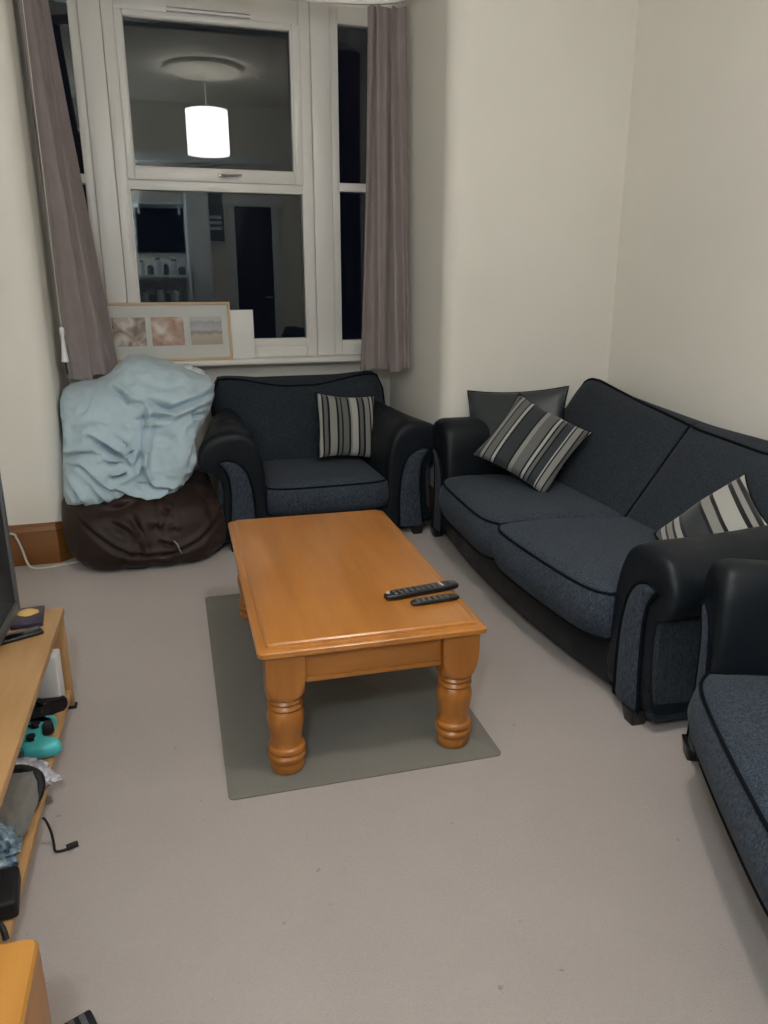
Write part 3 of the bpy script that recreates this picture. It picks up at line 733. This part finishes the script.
# ------------------------------------------------------------------ curtains and track
def curtain(name, label, T0, T1, B0, B1, ztop, zbot, folds_, amp, seed, hem=.10, bmid=None):
    rnd = random.Random(seed); ph = [rnd.uniform(-.5, .5) for _ in range(12)]
    def F(u, v):
        w = 1 - (1 - v) ** 1.0
        top = Vector(T0).lerp(Vector(T1), u); bot = Vector(B0).lerp(Vector(B1), u)
        p = top.lerp(bot, v ** 1.25)
        d = (Vector(B1) - Vector(B0)).normalized(); n = Vector((d.y, -d.x))
        q = u * folds_ * 2 * PI
        am = amp * (.75 + .45 * v) * (1 + .35 * math.sin(u * 7 + seed)) * (1 - .25 * (v > .9))
        off = am * (math.sin(q + .5 * math.sin(q * .5 + seed) + .35 * math.sin(v * 3 + u * 5)) + .22 * math.sin(2.3 * q + seed))
        p = p + n * off + d * (.012 * math.sin(q * .7 + v * 2.5))
        z = ztop + (zbot - ztop) * v + .012 * v * math.sin(q * .5 + seed)
        return Vector((p.x, p.y, z))
    d = (Vector(B1) - Vector(B0)).normalized(); n = Vector((d.y, -d.x, 0))
    T = thing(name, label, 'curtain', (*Vector(B0).lerp(Vector(B1), .5), zbot))
    o = Vector(T.location)
    bm = sheet(110, 40, lambda u, v: F(u, v) - o, .008, lambda u, v: -n); obj('drape', bm, M['curtain'], T, angle=80)
    bm = nb()
    k = 40
    tube(bm, [F(i / k, 1 - hem / (ztop - zbot)) - o + n * .0015 for i in range(k + 1)], .0016, 5); obj('hem_stitch', bm, M['curtain'], T)
    return T
curtain('curtain', 'mauve grey curtain at the left side of the window, above the duvet', (-.455, 4.70), (-.335, 4.95), (-.435, 4.68), (-.150, 4.88), 3.02, .955, 3.1, .028, 1.3)
curtain('curtain', 'mauve grey curtain at the right side of the window, above the armchair', (1.42, 4.95), (1.635, 4.90), (1.352, 4.96), (1.665, 4.80), 3.02, .925, 3.2, .030, 4.2)
TR = thing('curtain_track', 'white curved curtain track running across the top of the window bay', 'curtain track', (.6, 4.98, 3.03))
pts = catmull([(-.455, 4.62, 3.045), (-.42, 4.84, 3.045), (-.28, 4.97, 3.045), (.2, 5.0, 3.045), (1.0, 5.0, 3.045), (1.40, 4.95, 3.045), (1.60, 4.84, 3.045), (1.675, 4.62, 3.045)], 8)
P2 = [(p.x, p.y) for p in pts]
bm = nb(); profile_strip(bm, P2, [(0, 3.022), (.022, 3.022), (.026, 3.030), (.026, 3.068), (.022, 3.075), (0, 3.075)])
bmesh.ops.translate(bm, verts=bm.verts, vec=-Vector(TR.location)); obj('rail', bm, M['white'], TR)
for p in (P2[3], P2[-4]):
    bm = bx((p[0] - .012, p[1] - .01, 3.07), (p[0] + .012, 5.37 if -.3 < p[0] < 1.5 else p[1] + .02, 3.095), .004)
    bmesh.ops.translate(bm, verts=bm.verts, vec=-Vector(TR.location)); obj('bracket', bm, M['white'], TR)
PU = thing('curtain_pull', 'white cord pull hanging beside the left curtain', 'cord pull', (-.412, 4.585, .98))
bm = nb(); tube(bm, [(0, 0, 2.04), (0, 0, .26)], .0022, 6); obj('cord', bm, M['cablew'], PU)
bm = nb(); lathe(bm, [(.004, .27), (.011, .265), (.014, .25), (.012, .232), (.009, .215), (.012, .15), (.019, .09), (.021, .085), (.018, .082)], (0, 0, 0), 16); obj('toggle', bm, M['whitegloss'], PU)
bm = nb(); tube(bm, [(0, 0, .084), (.002, 0, .05), (.004, -.002, .015)], .006, 6); obj('tassel', bm, M['softblack'], PU, label='black cord end')

# ------------------------------------------------------------------ things on the sill
PF = thing('picture_frame', 'wide pale wood frame with three small prints leaning on the window sill', 'picture frame', (.17, 5.262, SILL + .001), rot=(math.radians(-7), 0, math.radians(.6)))
FW, FH, ft = .80, .37, .018
bm = nb(); box(bm, (-FW / 2, 0, 0), (-FW / 2 + ft, .022, FH), .002); box(bm, (FW / 2 - ft, 0, 0), (FW / 2, .022, FH), .002)
box(bm, (-FW / 2 + ft, .0005, 0), (FW / 2 - ft, .022, ft), .002); box(bm, (-FW / 2 + ft, .0005, FH - ft), (FW / 2 - ft, .022, FH), .002); obj('frame', bm, M['framewood'], PF)
obj('mount', bx((-FW / 2 + ft, .008, ft), (FW / 2 - ft, .018, FH - ft)), M['mount'], PF, label='ivory mount board')
for x, k in ((-.345, 'print_a'), (-.107, 'print_b'), (.137, 'print_c')):
    p = obj('print', bx((x, .006, .098), (x + .203, .009, .278)), M[k], PF)
    p['label'] = {'print_a': 'brown shell print', 'print_b': 'pebble print', 'print_c': 'grey beach print'}[k]
CA = thing('card', 'blank white card leaning on the sill at the right end of the picture frame', 'card', (.625, 5.292, SILL + .001), rot=(math.radians(-4), 0, 0))
obj('sheet', bx((-.12, 0, 0), (.095, .004, .315), .001), M['white'], CA)
obj('lip', bx((-.12, -.012, 0), (.30, -.002, .012), .002), M['white'], CA) if False else None

# ------------------------------------------------------------------ tv bench, tv and clutter
ST = thing('tv_bench', 'low light oak television bench with an open shelf along the left side', 'tv bench', (-.600, 2.041, 0), math.radians(-2.5))
sx0, sx1, sy0, sy1, stz = -.225, .225, -.69, .69, .39
obj('top', bx((sx0, sy0, stz - .028), (sx1, sy1, stz), .003), M['oak_y'], ST)
obj('bottom_shelf', bx((sx0 + .005, sy0 + .02, .055), (sx1 - .008, sy1 - .02, .078), .002), M['oak_y'], ST)
for y in (sy0, sy1 - .024): obj('side_panel', bx((sx0 + .004, y, 0), (sx1 - .004, y + .024, stz - .028), .002), M['oak_z'], ST)
obj('back_panel', bx((sx0, sy0 + .02, .055), (sx0 + .01, sy1 - .02, stz - .028)), M['oak_y'], ST)
obj('divider', bx((sx0 + .01, -.33, .078), (-.02, -.31, stz - .028)), M['oak_z'], ST)
obj('foot', bx((sx1 - .05, sy1 - .028, 0), (sx1 + .004, sy1 + .004, .012), .003), M['softblack'], ST)
SZ = .079
TV = thing('television', 'black flat television with grey edge on the oak bench at the left', 'television', (-.558, 2.00, stz), math.radians(-4.))
obj('screen', bx((.030, -.60, .085), (.042, .60, .69), .002), M['tvblack'], TV)
bm = bx((-.02, -.625, .055), (.032, .625, .715), .012, 3); obj('casing', bm, M['bezel'], TV)
bm = nb(); frame = [((.030, -.625, .055), (.050, -.60, .715)), ((.030, .60, .055), (.050, .625, .715)), ((.030, -.60, .055), (.050, .60, .088)), ((.030, -.60, .69), (.050, .60, .715))]
for lo, hi in frame: box(bm, lo, hi, .003)
obj('bezel', bm, M['bezel'], TV)
bm = nb(); lathe(bm, [(.02, .0), (.16, .0), (.17, .006), (.15, .012), (.05, .016), (.04, .07)], (.0, .0, 0), 28)
for v in bm.verts: v.co.x = v.co.x * .5 - .02
obj('stand', bm, M['tvblack'], TV)
CB = thing('game_case', 'dark game case with a yellow picture at the far end of the oak bench', 'game case', (-.452, 2.645, stz), math.radians(4))
obj('case', bx((-.05, -.075, 0), (.05, .075, .016), .003), M['navy'], CB)
bm = nb(); lathe(bm, [(.004, .018), (.036, .0182), (.034, .0192)], (.0, .02, 0), 9)
for v in bm.verts: v.co.x *= .9 + .25 * math.sin(v.co.y * 90)
obj('cover_picture', bm, M['yellow'], CB, label='yellow printed shape')
RC = thing('phone', 'slim black handset lying beside the game case on the oak bench', 'phone', (-.475, 2.50, stz), math.radians(24))
bm = bx((-.085, -.028, 0), (.085, .028, .014), .006, 3); obj('body', bm, M['plastic'], RC)
obj('screen', bx((-.03, -.021, .0135), (.079, .021, .0148), .0005), M['tvblack'], RC)
# lower shelf
R1 = thing('router', 'white upright box at the far end of the bench shelf', 'router', (-.432, 2.60, SZ), math.radians(-6))
bm = bx((-.055, -.035, 0), (.065, .035, .20), .006, 3); obj('case', bm, M['whitegloss'], R1)
obj('base', bx((-.06, -.045, 0), (.06, .045, .012), .004), M['button'], R1)
def gamepad(name, label, loc, rz, body, grip, s=1.):
    T = thing(name, label, 'game controller', loc, rz)
    sec = []
    # plan outline of a pad, lofted through height
    out = catmull([(-.075, .030, 0), (-.045, .042, 0), (0, .038, 0), (.045, .042, 0), (.075, .030, 0), (.088, -.010, 0), (.088, -.055, 0), (.070, -.066, 0), (.052, -.040, 0), (.025, -.022, 0), (-.025, -.022, 0), (-.052, -.040, 0), (-.070, -.066, 0), (-.088, -.055, 0), (-.088, -.010, 0)], 4, True)
    bm = nb(); rs = []
    for z, q in ((0, .86), (.006, .95), (.016, 1.), (.030, .99), (.040, .93), (.045, .82)):
        rs.append([(p.x * q * s, (p.y + .005) * q * s, z * s) for p in out])
    rings(bm, rs); obj('shell', bm, body, T, angle=60)
    for sx, sy in ((-.042, .012), (.022, -.004)):
        bm = nb(); lathe(bm, [(.004, .043), (.009, .044), (.007, .052), (.013, .056), (.012, .060), (.006, .059)], (sx, sy, 0), 16)
        for v in bm.verts: v.co *= s
        obj('thumbstick', bm, M['softblack'], T, label='black thumbstick')
    bm = nb()
    for dx, dy in ((.045, .024), (.045, .004), (.055, .014), (.035, .014)):
        lathe(bm, [(.001, .044), (.0048, .044), (.0045, .049), (.002, .0495)], (dx, dy, 0), 10)
    for v in bm.verts: v.co *= s
    obj('face_buttons', bm, M['softblack'], T, label='black face buttons')
    for k in (-1, 1):
        bm = bx((k * .058 - .022, .034, .022), (k * .058 + .022, .050, .040), .006, 2)
        for v in bm.verts: v.co *= s
        obj('trigger', bm, grip, T)
    return T
gamepad('game_controller', 'black game controller on the bench shelf beside the white box', (-.435, 2.495, SZ), math.radians(80), M['softblack'], M['plastic'], 1.12)
gamepad('game_controller', 'turquoise game controller in front of the black one on the bench shelf', (-.430, 2.355, SZ), math.radians(100), M['teal'], M['tealdark'], 1.12)
def crumple(c, sx, sy, sz, amp, seed, nphi=40, nal=24):
    bm = nb(); rs = []
    for j in range(1, nal):
        al = PI * j / nal; ring = []
        for i in range(nphi):
            ph = 2 * PI * i / nphi
            d = Vector((math.sin(al) ** .6 * math.copysign(abs(math.cos(ph)) ** .6, math.cos(ph)), math.sin(al) ** .6 * math.copysign(abs(math.sin(ph)) ** .6, math.sin(ph)), math.cos(al)))
            k = 1 + amp * noise.noise(d * 2.6 + Vector((seed, 0, 0))) + amp * .6 * noise.noise(d * 6 + Vector((0, seed, 0)))
            p = Vector((d.x * sx * k, d.y * sy * k, sz + d.z * sz * k)); p.z = max(p.z, .0)
            ring.append(p)
        rs.append(ring)
    rings(bm, rs); return bm
WR = thing('wrapper', 'shiny clear plastic wrapper lying on the bench shelf', 'wrapper', (-.430, 2.19, SZ), math.radians(28))
obj('film', crumple(0, .045, .10, .012, .5, 3.1), M['wrap'], WR, angle=30)
PO = thing('pouch', 'grey felt pouch with black rim on the bench shelf', 'pouch', (-.448, 1.965, SZ), math.radians(-4))
bm = crumple(0, .060, .13, .055, .10, 7.7); obj('bag', bm, M['pouch'], PO, angle=80)
bm = nb(); tube(bm, catmull([(-.045, .115, .085), (-.005, .135, .088), (.045, .122, .070), (.062, .085, .052), (.060, .05, .035)], 6), lambda t: .006 + .010 * math.sin(PI * t), 8); obj('rim', bm, M['softblack'], PO, label='black rim')
FO = thing('snack_packet', 'crinkled blue foil packet beside the grey pouch on the bench shelf', 'packet', (-.465, 1.835, SZ), math.radians(8))
obj('foil', crumple(0, .055, .085, .05, .28, 11.3), M['foil'], FO, angle=30)
RD = thing('red_box', 'small dark red card box at the back of the bench shelf', 'box', (-.478, 1.762, SZ), 0)
obj('carton', bx((-.04, -.014, 0), (.045, .014, .02), .002), M['red'], RD)
CN = thing('games_console', 'flat black console at the near end of the bench shelf', 'games console', (-.482, 1.675, SZ), math.radians(5))
bm = bx((-.10, -.065, 0), (.09, .065, .05), .010, 3); obj('case', bm, M['softblack'], CN)
bm = nb()
for k in range(6): box(bm, (-.06 + .02 * k, -.04, .0495), (-.05 + .02 * k, .04, .0512), .0005)
obj('vent', bm, M['plastic'], CN)
AD = thing('adaptor', 'white plug adaptor with black lead in front of the black console', 'adaptor', (-.455, 1.545, SZ), math.radians(20))
obj('body', bx((-.04, -.025, 0), (.03, .025, .025), .005), M['whitegloss'], AD)
bm = nb(); tube(bm, catmull([(-.005, .022, .012), (.025, .05, .018), (.03, .085, .03), (.01, .07, .05), (.045, .02, .03), (.05, -.01, .008)], 8), .007, 8); obj('lead', bm, M['softblack'], AD)
bm = nb(); tube(bm, catmull([(-.374, 1.975, .081), (-.366, 1.968, .076), (-.357, 1.965, .04), (-.352, 1.955, .006), (-.345, 1.925, .005), (-.325, 1.922, .005), (-.315, 1.925, .006)], 8), .0035, 8)
tube(bm, [(-.317, 1.925, .009), (-.296, 1.931, .010), (-.288, 1.933, .010)], .0085, 10)
solo('charging_cable', bm, M['softblack'], 'short black lead with a plug trailing from the bench shelf onto the carpet', 'cable')
CBN = thing('pine_cabinet', 'small orange pine cabinet at the lower left corner of the view', 'cabinet', (-.492, 1.005, 0), math.radians(-2))
cz = .42
bm = nb(); rings(bm, [rect_ring(.455, .36, cz - .03, .02, 6), rect_ring(.46, .37, cz - .024, .02, 6), rect_ring(.46, .37, cz - .006, .02, 6), rect_ring(.45, .36, cz, .016, 6)]); obj('top', bm, M['cab'], CBN)
obj('side_panel', bx((.195, -.182, 0), (.2275, .182, cz - .03), .003), M['cab_z'], CBN); obj('side_panel', bx((-.215, -.165, 0), (-.195, .165, cz - .03), .003), M['cab_z'], CBN)
obj('back_panel', bx((-.195, .14, .02), (.195, .155, cz - .03)), M['cab_z'], CBN); obj('door', bx((-.195, -.168, .03), (.195, -.150, cz - .03), .002), M['cab_z'], CBN)
bm = nb(); lathe(bm, [(.001, 0), (.010, .0), (.008, .008), (.013, .018), (.009, .026), (.002, .028)], (0, 0, 0), 14)
bmesh.ops.rotate(bm, verts=bm.verts, cent=(0, 0, 0), matrix=Matrix.Rotation(PI / 2, 3, 'X')); bmesh.ops.translate(bm, verts=bm.verts, vec=(.14, -.168, .24)); obj('knob', bm, M['cab'], CBN)
EX = thing('extension_lead', 'black ridged extension lead on the carpet at the bottom left', 'extension lead', (-.285, 1.322, 0), math.radians(22))
bm = bx((-.075, -.026, 0), (.075, .026, .030), .006, 2); obj('body', bm, M['softblack'], EX)
bm = nb()
for k in range(6): box(bm, (-.062 + .022 * k, -.020, .0295), (-.050 + .022 * k, .020, .0318), .001)
obj('ridges', bm, M['button'], EX)
bm = nb(); tube(bm, catmull([(-.074, 0, .015), (-.10, .02, .012), (-.105, .06, .012)], 6), .005, 8); obj('lead', bm, M['softblack'], EX)
bm = nb(); tube(bm, catmull([(-.86, 4.318, .20), (-.755, 4.318, .19), (-.735, 4.312, .165), (-.715, 4.31, .10), (-.695, 4.285, .03), (-.665, 4.255, .008), (-.60, 4.245, .006), (-.50, 4.275, .006), (-.43, 4.295, .006)], 8), .0062, 8)
solo('white_cable', bm, M['cablew'], 'white cable trailing down the left skirting and along the carpet', 'cable')

# ------------------------------------------------------------------ pendant lamp (seen in the window's reflection)
PL = thing('pendant_lamp', 'lit white drum pendant lamp under the ceiling rose, mirrored in the window', 'pendant lamp', (.87, 1.40, 2.79))
bm = nb(); n = 40; r0, z0, z1 = .225, 0., .44
rings(bm, [[(r * math.cos(2 * PI * k / n), r * math.sin(2 * PI * k / n), z) for k in range(n)] for r, z in ((r0, z0), (r0, z1), (r0 - .006, z1), (r0 - .006, z0))], closed=True)
obj('lamp_shade', bm, M['shade'], PL)
bm = nb(); tube(bm, [(0, 0, H - 2.79 - .04), (0, 0, .30)], .006, 8); obj('flex', bm, M['cablew'], PL)
bm = nb(); lathe(bm, [(.006, .40), (.022, .385), (.024, .33), (.018, .28), (.03, .24), (.028, .22), (.004, .215)], (0, 0, 0), 16); obj('lamp_holder', bm, M['whitegloss'], PL)
bm = nb()
for k in range(3): tube(bm, [(.02 * math.cos(k * 2.094), .02 * math.sin(k * 2.094), .37), ((r0 - .004) * math.cos(k * 2.094), (r0 - .004) * math.sin(k * 2.094), .40)], .003, 6)
obj('spider', bm, M['whitegloss'], PL)
def light(name, kind, loc, energy, color, **k):
    d = bpy.data.lights.new(name, kind); d.energy = energy; d.color = color
    for a, v in k.items(): setattr(d, a, v)
    o = bpy.data.objects.new(name, d); COL.objects.link(o); o.location = loc; return o
b = light('lamp_bulb', 'POINT', (0, 0, .17), 55, (1., .93, .86), shadow_soft_size=.07); b.parent = PL
SA = thing('smoke_alarm', 'small white round smoke alarm on the ceiling, mirrored in the window', 'smoke alarm', (1.50, 1.20, H - .04))
bm = nb(); lathe(bm, [(.03, 0), (.05, .004), (.058, .02), (.06, .039)], (0, 0, 0), 24); obj('case', bm, M['whitegloss'], SA)

# ---- furniture against the rear wall, seen only in the reflection
SHV = thing('shelf_unit', 'pale open shelf unit against the rear wall, mirrored low in the window', 'shelf unit', (.33, YR + .17, 0))
for x in (-.32, .30): obj('side_panel', bx((x, -.16, 0), (x + .02, .15, 1.55)), M['palepaint'], SHV)
for z in (.05, .45, .85, 1.17, 1.52): obj('shelf', bx((-.30, -.16, z), (.30, .15, z + .022)), M['palepaint'], SHV)
n = 0
for z in (1.192, 1.542):
    for k in range(6 if z > 1.3 else 5):
        hh = [.20, .15, .24, .17, .22, .13][k] * (.8 if z < 1.3 else .9); r = .036 + .006 * (k % 3)
        J = thing('jar', ['pale', 'dark', 'pale', 'dark', 'pale', 'dark'][k] + ' jar on the shelf unit mirrored low in the window', 'jar', (.08 + .10 * k, YR + .20, z), 0, 'pale jars mirrored in the window' if k % 2 == 0 else 'dark jars mirrored in the window')
        bm = nb(); lathe(bm, [(r * .8, 0), (r, .01), (r, hh * .75), (r * .6, hh * .86), (r * .6, hh * .9)], (0, 0, 0), 18); obj('body', bm, M['jar' if k % 2 == 0 else 'jar_d'], J)
        bm = nb(); lathe(bm, [(r * .7, hh * .88), (r * .7, hh)], (0, 0, 0), 18); obj('lid', bm, M['jar_d' if k % 2 == 0 else 'jar'], J)
WM = thing('wall_screen', 'dark wall screen above the shelf unit, mirrored in the window', 'screen', (.35, YR, 1.82))
obj('casing', bx((-.31, 0, 0), (.31, .04, .56), .006), M['bezel'], WM); obj('screen', bx((-.295, .039, .015), (.295, .043, .545)), M['tvblack'], WM)
WS = thing('wall_shelf', 'pale wall shelf above the dark screen, mirrored in the window', 'shelf', (.35, YR, 2.42))
obj('board', bx((-.36, 0, 0), (.36, .20, .035), .004), M['palepaint'], WS)
for x in (-.25, .25): obj('bracket', bx((x - .012, 0, -.12), (x + .012, .15, 0), .003), M['palepaint'], WS)
BX = thing('storage_box', 'white box on the pale wall shelf, mirrored in the window', 'box', (.26, YR + .10, 2.456))
obj('carton', bx((-.08, -.07, 0), (.08, .07, .15), .004), M['white'], BX); obj('lid', bx((-.083, -.073, .13), (.083, .073, .165), .004), M['white'], BX)
FG = thing('fridge_freezer', 'tall pale fridge freezer against the rear wall, mirrored in the window', 'fridge freezer', (.80, YR + .30, 0))
obj('cabinet', bx((-.14, -.29, .03), (.14, .24, 2.60), .012, 3), M['fridge'], FG)
for z0, z1 in ((.05, 1.20), (1.215, 2.59)): obj('door', bx((-.14, .242, z0), (.14, .285, z1), .012, 3), M['fridge'], FG)
obj('handle', bx((-.12, .285, 1.26), (-.105, .31, 1.65), .004), M['chrome'], FG)
NP = thing('notice_board', 'grey framed notice board beside the dark door, mirrored in the window', 'notice board', (1.07, YR, 1.96))
obj('frame', bx((-.13, 0, 0), (.13, .02, .66), .005), M['palepaint'], NP); obj('board', bx((-.11, .018, .02), (.11, .024, .64)), M['panel'], NP)
bm = nb()
for k in range(3): box(bm, (-.08, .023, .16 + .07 * k), (.08, .026, .20 + .07 * k))
obj('paper_strip', bm, M['fridge'], NP)
# wall lamp on the rear wall that throws the cooler light from behind the camera
KL = thing('wall_light', 'cool white globe wall light on the rear wall, left of the shelf unit', 'wall light', (-.26, YR, 2.30))
bm = nb(); bmesh.ops.create_uvsphere(bm, u_segments=28, v_segments=18, radius=.11); bmesh.ops.translate(bm, verts=bm.verts, vec=(0, .20, .0)); obj('globe', bm, M['tubelight'], KL)
bm = nb(); tube(bm, catmull([(0, .01, -.10), (0, .09, -.15), (0, .19, -.15), (0, .20, -.11)], 8), .009, 8); obj('arm', bm, M['chrome'], KL)
bm = bx((-.05, 0, -.16), (.05, .015, -.04), .006); obj('backplate', bm, M['chrome'], KL)

# ------------------------------------------------------------------ world, camera, view
w = bpy.data.worlds.new('night'); sc.world = w; w.use_nodes = True
w.node_tree.nodes['Background'].inputs[0].default_value = (.0016, .0020, .0045, 1); w.node_tree.nodes['Background'].inputs[1].default_value = 1.
cd = bpy.data.cameras.new('camera'); cam = bpy.data.objects.new('camera', cd); COL.objects.link(cam)
cd.sensor_fit = 'VERTICAL'; cd.sensor_height = 36; cd.sensor_width = 27; cd.lens = 769 / 1024 * 36; cd.clip_start = .02
cam.location = (0, 0, 1.5); cam.rotation_euler = (math.radians(90 - 16.9), 0, math.radians(-17.1))
sc.camera = cam
sc.view_settings.view_transform = 'Standard'; sc.view_settings.look = 'None'; sc.view_settings.gamma = 1.; sc.view_settings.use_curve_mapping = False
sc.view_settings.exposure = .12
sc.cycles.use_denoising = True
sc.cycles.max_bounces = 8; sc.cycles.diffuse_bounces = 5; sc.cycles.glossy_bounces = 4; sc.cycles.transparent_max_bounces = 8
sc.cycles.sample_clamp_indirect = 6.
sc.cycles.caustics_reflective = False
